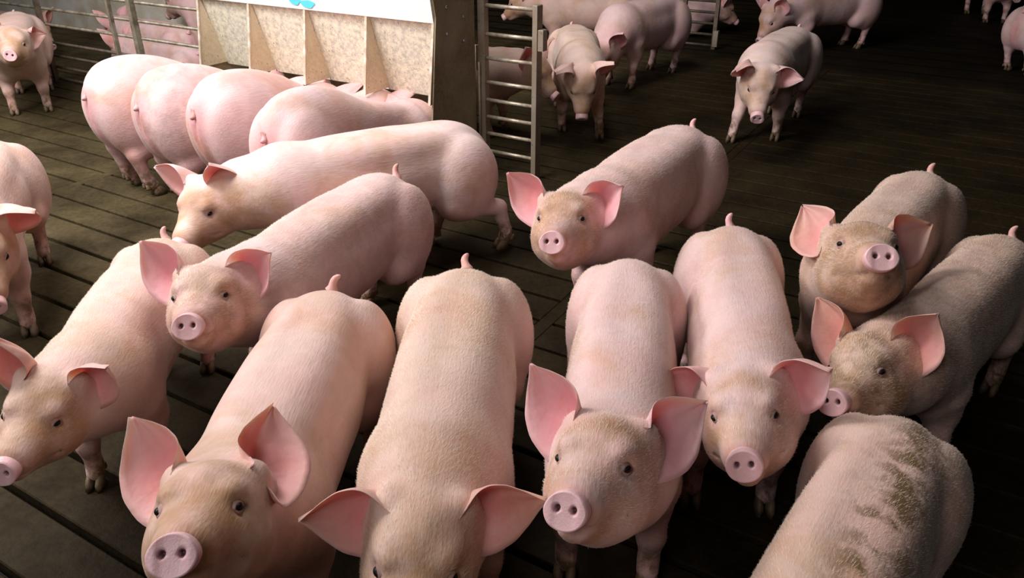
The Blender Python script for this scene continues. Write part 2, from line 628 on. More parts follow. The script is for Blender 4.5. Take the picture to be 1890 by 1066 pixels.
def make_pig(x, y, phi, s=1.0, hb=(.60, 0, .52), ypr=(0, -35, 0), earL=None, earR=None, faceL=None, faceR=None,
             color=(1, 1, 1), bend=0.0, h=0.011, feet=None, lie=False, roll=0.0, z=0.0, label='', tail=(-0.35, 0.0, 1.0), tail_len=0.048,
             muds=0.15, muddy=False, fat=1.0, group=GROUP_PIGS, seed=0, head_on=True, ear_len=0.18, curlL=0.0, curlR=0.0, legs_on=True, hs=1.0, bristles=0, tilt=0.0, arch=False, tail_z=.555, tail_mud=0.0):
    hs_ = HS * hs
    W = Warp(bend, tilt)
    hb = np.array(hb, float)
    Rh = rot3(*[math.radians(a) for a in ypr])
    H = lambda p: hb + Rh @ (np.array(p, float) * hs_)
    lo = np.array([-0.72, -0.34 - W.pad, -0.02]); hi = np.array([0.62, 0.34 + W.pad, 0.78])
    for p in ((-.1, .16, .16), (.36, 0, -.05), (.36, 0, .05), (-.1, -.16, -.2), (.2, .1, -.2), (.2, -.1, -.2)):
        q = H(p); lo = np.minimum(lo, q - .06); hi = np.maximum(hi, q + .06)
    F = Field(lo, hi, h)
    k = 0.06
    f = fat
    # trunk
    F.ellipsoid((-.36, 0, .435), (.19, .155 * f, .175), k, warp=W)
    F.ellipsoid((-.10, 0, .410), (.36, .166 * f, .195), k, warp=W)
    F.ellipsoid((.16, 0, .415), (.27, .160 * f, .200), k, warp=W)
    F.ellipsoid((.34, 0, .445), (.18, .140 * f, .165), k, warp=W)
    for sd in (-1, 1):
        F.ellipsoid((-.405, sd * .104 * f, .375), (.160, .106 * f, .195), 0.018, warp=W)     # ham
        F.ellipsoid((.27, sd * .090 * f, .375), (.120, .078 * f, .165), 0.045, warp=W)      # shoulder
        F.ellipsoid((-.05, sd * .055 * f, .545), (.36, .07 * f, .06), 0.05, warp=W)         # loin muscle beside the spine
    F.ellipsoid((-.425, 0, .385), (.160, .125 * f, .185), 0.04, warp=W)
    if arch:
        F.ellipsoid((-.24, 0, .485), (.30, .145 * f, .185), 0.06, warp=W)
    # neck
    nb = np.array([.36, float(W(np.array([.36]))[0]), .465 - tilt * .76])
    if head_on:
        nm = (nb * 0.45 + H((-.02, 0, -.03)) * 0.55) + np.array([0.0, 0, 0.0])
        F.cone(nb, nm, .152 * f, .134, 0.06)
        F.cone(nm, H((.0, 0, -.03)), .134, .108 * hs_ / HS, 0.05)
        # head
        E = lambda c, r, kk=.03, sub=False: F.ellipsoid(H(c), np.array(r) * hs_, kk, R=Rh, sub=sub)
        Cn = lambda a, b, ra, rb, kk=.03, sub=False: F.cone(H(a), H(b), ra * hs_, rb * hs_, kk, sub=sub)
        E((.025, 0, .015), (.120, .098, .098), .04)
        E((.020, 0, -.070), (.125, .112, .090), .04)
        for sd in (-1, 1):
            E((.075, sd * .058, -.060), (.085, .052, .070), .035)
            E((.088, sd * .056, .046), (.050, .030, .026), .025)
            Cn((-.012, sd * .055, .050), (-.014, sd * .080, .080), .050, .030, .035)
        Cn((.10, 0, -.022), (.232, 0, -.050), .074, .045, .03)
        Cn((.11, .020, -.030), (.22, .012, -.048), .058, .044, .03)
        Cn((.11, -.020, -.030), (.22, -.012, -.048), .058, .044, .03)
        Cn((.07, 0, -.105), (.220, 0, -.100), .066, .030, .03)
        for sd in (-1, 1):
            E((.124, sd * .0815, .018), (.020, .014, .016), .010, True)
            # corner of the mouth running along the jaw
            Cn((.262, sd * .022, -.092), (.19, sd * .058, -.088), .006, .005, .008, True)
            Cn((.19, sd * .062, -.088), (.125, sd * .086, -.072), .005, .004, .008, True)
    fp = {}
    if legs_on:
        dft = {'hl': (0, 0), 'hr': (0, 0), 'fl': (0, 0), 'fr': (0, 0)}
        if feet: dft.update(feet)
        for nme in LEGS:
            sd = 1 if nme[1] == 'l' else -1
            dx, dy = dft[nme]
            if nme[0] == 'h':
                J = [(-.38, .095, .34), (-.30 + dx * .25, .105 + dy * .3, .27), (-.455 + dx * .6, .105 + dy * .6, .205), (-.425 + dx * .95, .105 + dy * .95, .080), (-.405 + dx, .105 + dy, .045)]
                rr = [.085, .070, .036, .026, .030]
            else:
                J = [(.28, .100, .33), (.255 + dx * .25, .108 + dy * .3, .25), (.285 + dx * .6, .108 + dy * .6, .160), (.280 + dx * .95, .108 + dy * .95, .075), (.292 + dx, .108 + dy, .045)]
                rr = [.075, .052, .036, .026, .030]
            P = [np.array([p[0], sd * p[1] * (f if i < 2 else 1), p[2]]) for i, p in enumerate(J)]
            if not (nme[0] == 'h'):
                pass
            for i in range(4):
                F.cone(P[i], P[i + 1], rr[i], rr[i + 1], 0.030 if i < 2 else 0.018, warp=W)
            e = P[4].copy(); e[1] += float(W(np.array([e[0]]))[0])
            fp[nme] = e
    # groove between the hams
    F.cone((-.580, 0, tail_z - .06), (-.574, 0, .27), .008, .008, .016, warp=W, sub=True)
    V, Q = F.mesh()
    q = (V - hb) @ Rh / hs_
    face = sstep(-.02, .07, q[:, 0]) * (np.linalg.norm(q, axis=1) < .45) if head_on else np.zeros(len(V))
    pk = np.maximum(sstep(.24, .30, q[:, 0]) * face, 0.9 * np.exp(-((V[:, 0] + .60) / .08) ** 2) * np.exp(-(V[:, 1] / .05) ** 2) * sstep(.58, .48, V[:, 2]) + 0.25 * sstep(.36, .22, V[:, 2]))
    md = sstep(.22, .06, V[:, 2]) * .9 + muds * (0.5 + 0.5 * face)
    if muddy:
        md = np.maximum(md, 0.95 * np.exp(-((V[:, 1] - .06) / .08) ** 2) * sstep(-.62, -.45, V[:, 0]) * sstep(.35, .1, V[:, 0]) * sstep(.3, .4, V[:, 2]))
    root = empty('pig', (x, y, z), math.radians(phi))
    root.scale = (s, s, s)
    if roll:
        root.rotation_euler = (math.radians(roll), 0, math.radians(phi))
    tag(root, label, 'pig', group)
    col = (*color, 1.0)
    def part(name, me, mat=None):
        if mat is not None: me.materials.append(mat)
        o = bpy.data.objects.new(name, me)
        o.color = col
        return link(o, root)
    me = fast_mesh('body', V, Q)
    set_zones(me, np.stack([face, np.clip(pk, 0, 1), np.clip(md, 0, 1)], 1))
    part('body', me, SKIN)
    if bristles:
        bv, bq = bristle_mesh(V, Q, hb, Rh, hs_, bristles, seed)
        o = part('bristles', fast_mesh('bristles', bv, bq), M_BRISTLE)
        o['kind'] = 'stuff'
    if head_on:
        for sd, axl, fc, cl in ((1, earL, faceL, curlL), (-1, earR, faceR, curlR)):
            a = np.array(axl if axl is not None else (-.25, sd * .75, .6), float); a /= np.linalg.norm(a)
            fv = np.array(fc if fc is not None else (.9, sd * .30, .15), float)
            Ve, Fe, Ze = ear_mesh(H((-.012, sd * .078, .078)), Rh @ a, Rh @ fv, sd, ear_len * hs, seed * 2 + sd, cl)
            me = fast_mesh('ear', Ve, Fe)
            set_zones(me, Ze)
            o = part('ear', me, EARSKIN)
        for sd in (-1, 1):
            ev = np.array([.42, sd * .88, .22]); ev /= np.linalg.norm(ev)
            ec = np.array([.121, sd * .0735, .018])
            o = part('eye', EYE)
            o.location = H(ec)
            eu = np.array([0, 0, 1.0]); ew = np.cross(eu, ev); ew /= np.linalg.norm(ew); eu = np.cross(ev, ew)
            ct, st = math.cos(.22), math.sin(.22) * sd
            Re = Rh @ np.stack([ew * ct + eu * st, eu * ct - ew * st, ev], 1)
            o.rotation_euler = Matrix(Re.tolist()).to_euler()
            o.scale = (hs_ * 1.12, hs_ * 0.80, hs_ * 0.98)
            lv, lf, lz = eyelid_mesh(ev, sd)
            me = fast_mesh('eyelid', np.array([H(ec + p) for p in lv]), lf)
            set_zones(me, lz)
            part('eyelid', me, M_LID)
        o = part('snout', SNOUT)
        o.location = H((.292, 0, -.050))
        o.rotation_euler = Matrix(Rh.tolist()).to_euler()
        o.scale = (hs_ * 0.90,) * 3
    if tail is not None:
        tb = np.array([-.535 - (.555 - tail_z) * .6, 0, tail_z])
        tv, tf = tail_mesh(tb, np.array(tail, float), tail_len)
        me = fast_mesh('tail', tv, tf)
        set_zones(me, np.tile((0.0, .6, tail_mud), (len(tv), 1)))
        part('tail', me, SKIN)
    for nme, e in fp.items():
        o = part('hoof', HOOF)
        o.location = (e[0], e[1], 0.0)
    return root

# ------------------------------------------------------------------ the setting
NA = math.atan2(0.857, 0.515)                      # direction across the slats, towards the feeder
NV_ = np.array([math.cos(NA), math.sin(NA)])
EV_ = np.array([-math.sin(NA), math.cos(NA)])      # along the slats and the fence line
def AD(a, d, z=0.0):
    p = a * EV_ + d * NV_
    return (float(p[0]), float(p[1]), z)
FRAME_RZ = NA - math.pi / 2                        # local x = minus along, local y = across

def concrete_mat(name, c1, c2, rough, far=False):
    m, nt, b = new_mat(name)
    ge = nt.nodes.new('ShaderNodeNewGeometry')
    pos = ge.outputs['Position']
    f1 = noise(nt, pos, 2.2, 6.0, 0.62, 0.3)
    f2 = noise(nt, pos, 38.0, 5.0, 0.65)
    c = mix(nt, ramp(nt, f1, [(0.34, (0, 0, 0)), (0.66, (1, 1, 1))]), c1, c2)
    c = mix(nt, ramp(nt, f2, [(0.40, (0, 0, 0)), (0.75, (0.7, 0.7, 0.7))]), c, mix(nt, 1.0, c, (0.45, 0.42, 0.36), 'MULTIPLY'))
    # dung tone plus shade painted into the floor colour, right of the feeder line
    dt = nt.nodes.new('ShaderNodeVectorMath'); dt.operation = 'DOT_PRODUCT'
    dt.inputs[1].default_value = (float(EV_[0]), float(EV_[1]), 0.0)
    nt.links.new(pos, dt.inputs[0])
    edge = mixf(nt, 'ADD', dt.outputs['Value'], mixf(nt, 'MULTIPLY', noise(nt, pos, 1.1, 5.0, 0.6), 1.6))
    dung_shade = ramp(nt, mixf(nt, 'MULTIPLY', edge, 0.1), [(0.27, (1, 1, 1)), (0.42, (0, 0, 0))])
    c = mix(nt, dung_shade, c, mix(nt, 1.0, c, (0.34, 0.30, 0.25), 'MULTIPLY'))
    nt.links.new(c, b.inputs['Base Color'])
    r = ramp(nt, f1, [(0.3, (rough - .15,) * 3), (0.7, (rough + .1,) * 3)])
    nt.links.new(r, b.inputs['Roughness'])
    b.inputs['Specular IOR Level'].default_value = 0.10
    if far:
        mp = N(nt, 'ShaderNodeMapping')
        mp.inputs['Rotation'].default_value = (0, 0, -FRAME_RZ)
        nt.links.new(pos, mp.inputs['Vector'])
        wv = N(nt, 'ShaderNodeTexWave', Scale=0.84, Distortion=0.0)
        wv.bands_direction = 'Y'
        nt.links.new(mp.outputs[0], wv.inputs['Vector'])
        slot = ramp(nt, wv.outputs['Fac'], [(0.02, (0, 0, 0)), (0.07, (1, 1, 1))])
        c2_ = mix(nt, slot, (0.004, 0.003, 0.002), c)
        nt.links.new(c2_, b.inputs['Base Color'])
    bump(nt, b, mixf(nt, 'ADD', f1, f2), 0.5, 0.012)
    return m
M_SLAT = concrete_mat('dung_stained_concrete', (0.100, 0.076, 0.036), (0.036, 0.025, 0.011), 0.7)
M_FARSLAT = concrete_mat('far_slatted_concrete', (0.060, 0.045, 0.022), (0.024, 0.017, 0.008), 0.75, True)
M_PIT = simple_mat('pit_slurry', (0.006, 0.004, 0.003), 0.5)

def box_mesh(name, sx, sy, sz, bev=0.0, top=1.0):
    """box centred in x, y, standing from z=0 to sz, chamfered at the top"""
    x, y = sx / 2, sy / 2
    if bev <= 0:
        v = [(-x, -y, 0), (x, -y, 0), (x, y, 0), (-x, y, 0), (-x, -y, sz), (x, -y, sz), (x, y, sz), (-x, y, sz)]
        f = [(3, 2, 1, 0), (4, 5, 6, 7), (0, 1, 5, 4), (1, 2, 6, 5), (2, 3, 7, 6), (3, 0, 4, 7)]
    else:
        b = bev
        v = [(-x, -y, 0), (x, -y, 0), (x, y, 0), (-x, y, 0), (-x, -y, sz - b), (x, -y, sz - b), (x, y, sz - b), (-x, y, sz - b),
             (-x + b, -y + b, sz), (x - b, -y + b, sz), (x - b, y - b, sz), (-x + b, y - b, sz)]
        f = [(3, 2, 1, 0), (8, 9, 10, 11)]
        for l in (0, 4):
            for i in range(4):
                j = (i + 1) % 4
                f.append((l + i, l + j, l + 4 + j, l + 4 + i))
    me = bpy.data.meshes.new(name)
    me.from_pydata(v, [], f)
    me.update()
    return me

def inst(name, me, mat, parent, loc=(0, 0, 0), rot=(0, 0, 0)):
    if mat is not None and not me.materials:
        me.materials.append(mat)
    o = bpy.data.objects.new(name, me)
    o.location = loc
    o.rotation_euler = rot
    return link(o, parent)

# floor: slurry surface below, concrete slats above it
fl = mesh_obj('floor', [AD(-22, -4, -.06), AD(-22, 22, -.06), AD(22, 22, -.06), AD(22, -4, -.06)][::1], [(0, 1, 2, 3)], M_PIT)
if fl.data.polygons[0].normal.z < 0:
    fl.data.flip_normals()
tag(fl, 'dark slatted concrete barn floor', None, None, 'structure')
random.seed(5)
PITCH_D, PANEL, A0, D0 = 0.19, 3.20, 4.53, 0.02
slat_me = box_mesh('slat', PANEL - 0.062, PITCH_D - 0.021, 0.058, 0.004)
D_NEAR = 7.4
n_d = int((D_NEAR - D0 + 0.6) / PITCH_D)
for i in range(-3, n_d):
    d = D0 + (i + 0.5) * PITCH_D
    for kx in range(-3, 3):
        a = A0 + (kx + 0.5) * PANEL
        if a < -2.2 and d < 3: continue
        if a > 6 and d < 1.5: continue
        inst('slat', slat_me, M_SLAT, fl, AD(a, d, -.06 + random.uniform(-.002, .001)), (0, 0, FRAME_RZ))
dmid = D0 - 3 * PITCH_D; dl = (n_d + 3) * PITCH_D
strip_me = box_mesh('cross_strip', 0.061, dl, 0.056, 0.003)
for kx in range(-3, 4):
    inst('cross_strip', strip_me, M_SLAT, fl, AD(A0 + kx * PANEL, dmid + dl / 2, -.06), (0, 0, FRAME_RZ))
d1 = D0 + n_d * PITCH_D
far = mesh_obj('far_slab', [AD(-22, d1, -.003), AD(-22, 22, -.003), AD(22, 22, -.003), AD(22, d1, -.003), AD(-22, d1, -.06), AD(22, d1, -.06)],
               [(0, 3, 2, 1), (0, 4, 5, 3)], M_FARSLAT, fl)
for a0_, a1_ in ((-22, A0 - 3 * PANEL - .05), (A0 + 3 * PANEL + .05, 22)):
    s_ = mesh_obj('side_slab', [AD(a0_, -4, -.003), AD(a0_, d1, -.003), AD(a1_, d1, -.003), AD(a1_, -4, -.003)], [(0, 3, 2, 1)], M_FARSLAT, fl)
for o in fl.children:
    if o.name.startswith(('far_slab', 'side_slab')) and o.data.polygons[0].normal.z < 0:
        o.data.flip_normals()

# pale dung-splashed partition behind the far pen on the left
M_WALL = simple_mat('pale_stained_board', (0.88, 0.84, 0.75), 0.6, nscale=3.0, col2=(0.68, 0.58, 0.42), bstr=0.2)
wl = inst('wall_back', box_mesh('wall_back', 7.0, 0.10, 1.10, 0.01), M_WALL, None, AD(8.1, 5.75), (0, 0, FRAME_RZ))
tag(wl, kind='structure')

# ------------------------------------------------------------------ metal
def galv_mat(name, base, stain, dust, f_dust, rough=0.5, metal=0.5):
    m, nt, b = new_mat(name)
    tc = nt.nodes.new('ShaderNodeTexCoord')
    v = tc.outputs['Object']
    big = noise(nt, v, 3.0, 5.0, 0.6, 0.5)
    fine = noise(nt, v, 34.0, 8.0, 0.8, 0.0)
    dots = noise(nt, v, 70.0, 3.0, 0.6)
    c = mix(nt, ramp(nt, big, [(0.35, (0, 0, 0)), (0.65, (1, 1, 1))]), base, stain)
    du = mixf(nt, 'MULTIPLY', ramp(nt, fine, [(0.36, (0, 0, 0)), (0.60, (1, 1, 1))]), f_dust)
    c = mix(nt, du, c, dust)
    c = mix(nt, ramp(nt, dots, [(0.62, (0, 0, 0)), (0.70, (0.7, 0.7, 0.7))]), c, (0.10, 0.085, 0.06))
    nt.links.new(c, b.inputs['Base Color'])
    b.inputs['Roughness'].default_value = rough
    b.inputs['Metallic'].default_value = metal
    bump(nt, b, fine, 0.3, 0.004)
    return m
M_PANEL = galv_mat('dusty_hopper_steel', (0.50, 0.48, 0.44), (0.40, 0.37, 0.30), (0.92, 0.84, 0.64), 0.9, 0.6, 0.1)
M_FIN = galv_mat('feed_dusted_divider', (0.70, 0.60, 0.43), (0.55, 0.44, 0.28), (0.78, 0.68, 0.50), 0.6, 0.6, 0.1)
M_END = galv_mat('stained_end_steel', (0.36, 0.32, 0.23), (0.16, 0.125, 0.075), (0.42, 0.30, 0.14), 0.6, 0.5, 0.2)
M_BAR = galv_mat('worn_gate_steel', (0.50, 0.45, 0.38), (0.30, 0.24, 0.17), (0.46, 0.34, 0.20), 0.5, 0.45, 0.55)
M_RUNG = simple_mat('scuffed_rung', (0.66, 0.58, 0.46), 0.42, 0.45, nscale=25.0, col2=(0.42, 0.33, 0.22))
M_DARKBAR = simple_mat('dark_rusty_bar', (0.10, 0.085, 0.07), 0.55, 0.4, nscale=20.0, col2=(0.20, 0.14, 0.09))
M_ROD = simple_mat('straw_grey_rod', (0.42, 0.37, 0.28), 0.5, 0.4, nscale=14.0, col2=(0.20, 0.16, 0.11))
M_WHITE = simple_mat('white_hopper_board', (0.86, 0.83, 0.80), 0.5, nscale=2.5, col2=(0.80, 0.76, 0.72))
M_CYAN = simple_mat('cyan_marker_paint', (0.10, 0.62, 0.86), 0.5)
M_EDGE = simple_mat('worn_bright_edge', (0.80, 0.74, 0.64), 0.4, 0.2, nscale=18.0, col2=(0.55, 0.45, 0.32))
M_BOLT = simple_mat('bolt_steel', (0.45, 0.43, 0.40), 0.35, 0.9)

def poly_prism(name, pts, thick, axis, mat, parent, loc=(0, 0, 0)):
    """extrude a polygon given in the (y,z) plane along x (axis 0) or in (x,z) along y (axis 1)"""
    n = len(pts)
    v = []
    for s in (-.5, .5):
        for p, q in pts:
            v.append((s * thick, p, q) if axis == 0 else (p, s * thick, q))
    f = [tuple(range(n))[::-1], tuple(range(n, 2 * n))]
    for i in range(n):
        j = (i + 1) % n
        f.append((i, j, n + j, n + i))
    o = mesh_obj(name, v, f, mat, parent)
    o.location = loc
    import bmesh
    bm = bmesh.new(); bm.from_mesh(o.data); bmesh.ops.recalc_face_normals(bm, faces=bm.faces); bm.to_mesh(o.data); bm.free()
    return o

def tube_between(name, p, q, r, mat, parent, n=8):
    p, q = Vector(p), Vector(q)
    d = (q - p).normalized()
    s = d.orthogonal().normalized(); t = d.cross(s)
    v, f = [], []
    for c in (p, q):
        for i in range(n):
            a = 2 * math.pi * i / n
            v.append(c + s * r * math.cos(a) + t * r * math.sin(a))
    for i in range(n):
        j = (i + 1) % n
        f.append((i, j, n + j, n + i))
    f += [tuple(range(n))[::-1], tuple(range(n, 2 * n))]
    o = mesh_obj(name, v, f, mat, parent, True)
    return o

# ------------------------------------------------------------------ feeder (local x = -along, local y = across, away from camera)
AF0, AF1 = 2.615, 4.50
feeder = empty('feeder', AD((AF0 + AF1) / 2, 3.96), FRAME_RZ)
tag(feeder, 'galvanised hopper feeder with feed-dusted bays, four pigs eating from it', 'feeder')
half = (AF1 - AF0) / 2
def fy(d): return d - 3.96
bay = (AF1 - AF0) / 4
for i in range(4):
    xc = -half + bay * (i + .5)
    w = bay / 2 - .004
    yt, yb, zt, zb = fy(3.555), fy(3.70), .965, .485
    poly_prism('hopper_panel', [(yt, zt), (yb, zb), (yb + .010, zb), (yt + .010, zt)], 2 * w, 0, M_PANEL, feeder, (xc, 0, 0))
for i in range(5):
    xc = -half + bay * i
    if i in (0, 4): xc += .006 if i == 0 else -.006
    pts = [(fy(3.548), .958), (fy(3.477), .50), (fy(3.86), .50), (fy(3.86), .54), (fy(3.69), .54)]
    poly_prism('divider', pts, .007, 0, M_FIN, feeder, (xc, 0, 0))
    # bright folded front edge of each divider
    poly_prism('divider_edge', [(fy(3.541), .958), (fy(3.469), .50), (fy(3.477), .50), (fy(3.549), .958)], .016, 0, M_EDGE, feeder, (xc, 0, 0))
poly_prism('trough', [(fy(3.46), .0), (fy(3.46), .05), (fy(3.475), .05), (fy(3.50), .012), (fy(3.90), .012), (fy(3.90), .0)], 2 * half, 0, M_END, feeder)
poly_prism('back_panel', [(fy(3.90), .0), (fy(3.90), 1.32), (fy(3.912), 1.32), (fy(3.912), .0)], 2 * half, 0, M_END, feeder)
poly_prism('top_board', [(fy(3.535), .930), (fy(3.47), 1.30), (fy(3.485), 1.30), (fy(3.55), .930)], 2 * half, 0, M_WHITE, feeder)
for sx in (-1, 1):
    poly_prism('end_plate', [(fy(3.46), .0), (fy(3.46), .30), (fy(3.545), .96), (fy(3.47), 1.30), (fy(3.915), 1.30), (fy(3.915), .0)], .010, 0, M_END, feeder, (sx * (half + .006), 0, 0))
for (yy, zz) in ((fy(3.64), 1.00), (fy(3.64), .86), (fy(3.80), .93), (fy(3.80), 1.03), (fy(3.64), 1.12), (fy(3.80), .80)):
    tube_between('bolt', (half + .010, yy, zz), (half + .020, yy, zz), .011, M_BOLT, feeder)
# paint mark on the white board: two lobes of cyan
def ellipse_patch(name, cx, cz, rx, rz, mat, parent, y_of_z, n=20, t=.004):
    v = []
    for s in (0, 1):
        for i in range(n):
            a = 2 * math.pi * i / n
            r = 1 + .10 * math.sin(3 * a) + .06 * math.sin(5 * a + 1)
            z = cz + rz * r * math.sin(a)
            v.append((cx + rx * r * math.cos(a), y_of_z(z) - (t if s else 0), z))
    f = [tuple(range(n))[::-1], tuple(range(n, 2 * n))] + [(i, (i + 1) % n, n + (i + 1) % n, n + i) for i in range(n)]
    return mesh_obj(name, v, f, mat, parent)
def yz(z): return fy(3.535) - (z - .93) / .37 * .065 - .0008
mk = ellipse_patch('paint_mark', 0.045, .965, .055, .022, M_CYAN, feeder, yz)
mk['label'] = 'cyan paint mark'
ellipse_patch('paint_mark', -0.055, .975, .045, .022, M_CYAN, feeder, yz)

# ------------------------------------------------------------------ ladder gate beside the feeder
gate = empty('gate', AD(2.42, 3.96), FRAME_RZ)
tag(gate, 'narrow ladder-like steel gate with horizontal rungs beside the feeder', 'gate')
xl, xr = -(2.575 - 2.42), -(2.215 - 2.42)
inst('post', box_mesh('post', .045, .045, 1.30, .004), M_BAR, gate, (xl, 0, -.003))
inst('post', box_mesh('post', .030, .062, 1.005, .003), M_BAR, gate, (xr, 0, -.003))
for zz in (.975, .818, .682, .542, .436, .334, .231, .12):
    tube_between('rung', (xl, 0, zz), (xr, 0, zz), .0115, M_RUNG, gate)
inst('latch_plate', box_mesh('latch', .035, .05, .115, .004), M_BAR, gate, (xr + .033, 0, .76))
inst('hinge_bracket', box_mesh('hinge', .030, .05, .15, .004), M_BAR, gate, (xl - .040, .028, .60))
tube_between('hinge_rod', (xl - .012, -.032, .10), (xl - .012, -.032, .66), .008, M_BAR, gate)

# ------------------------------------------------------------------ rod fence on the left, in line with the feeder
fence = empty('fence', AD(6.9, 3.96), FRAME_RZ)
tag(fence, 'rod fence with thin horizontal rails left of the feeder, pigs lying behind', 'fence')
for zz in (.03, .13, .23, .34, .49, .62, .76, .90):
    tube_between('rail', (-(4.56 - 6.9), 0, zz), (-(9.6 - 6.9), 0, zz), .0125, M_ROD if zz > .40 else M_DARKBAR, fence)
inst('post', box_mesh('post', .045, .045, 1.10, .004), M_ROD, fence, (-(5.78 - 6.9), -.03, 0))
inst('post', box_mesh('post', .026, .03, 1.10, .003), M_ROD, fence, (-(6.07 - 6.9), -.025, 0))
inst('post', box_mesh('post', .03, .04, 1.10, .003), M_DARKBAR, fence, (-(7.06 - 6.9), -.03, 0))
inst('post', box_mesh('post', .045, .045, 1.10, .003), M_ROD, fence, (-(4.60 - 6.9), 0, 0))
inst('post', box_mesh('post', .03, .04, 1.10, .003), M_DARKBAR, fence, (-(9.5 - 6.9), -.03, 0))

# ------------------------------------------------------------------ barred partition far behind on the right
fen2 = empty('barred_gate', AD(2.95, 8.36), FRAME_RZ)
tag(fen2, 'dark barred pen gate in the far background with a pig lying behind it', 'gate')
for zz in (.03, .14, .25, .36, .47, .58, .70, .82):
    tube_between('bar', (-.42, 0, zz), (.40, 0, zz), .014, M_DARKBAR, fen2)
for xx in (-.42, .05, .40):
    inst('upright', box_mesh('upright', .04, .04, .95, .003), M_DARKBAR, fen2, (xx, -.02, 0))
inst('foot_bracket', box_mesh('foot_bracket', .05, .06, .16, .004), M_BAR, fen2, (.42, -.03, .03))

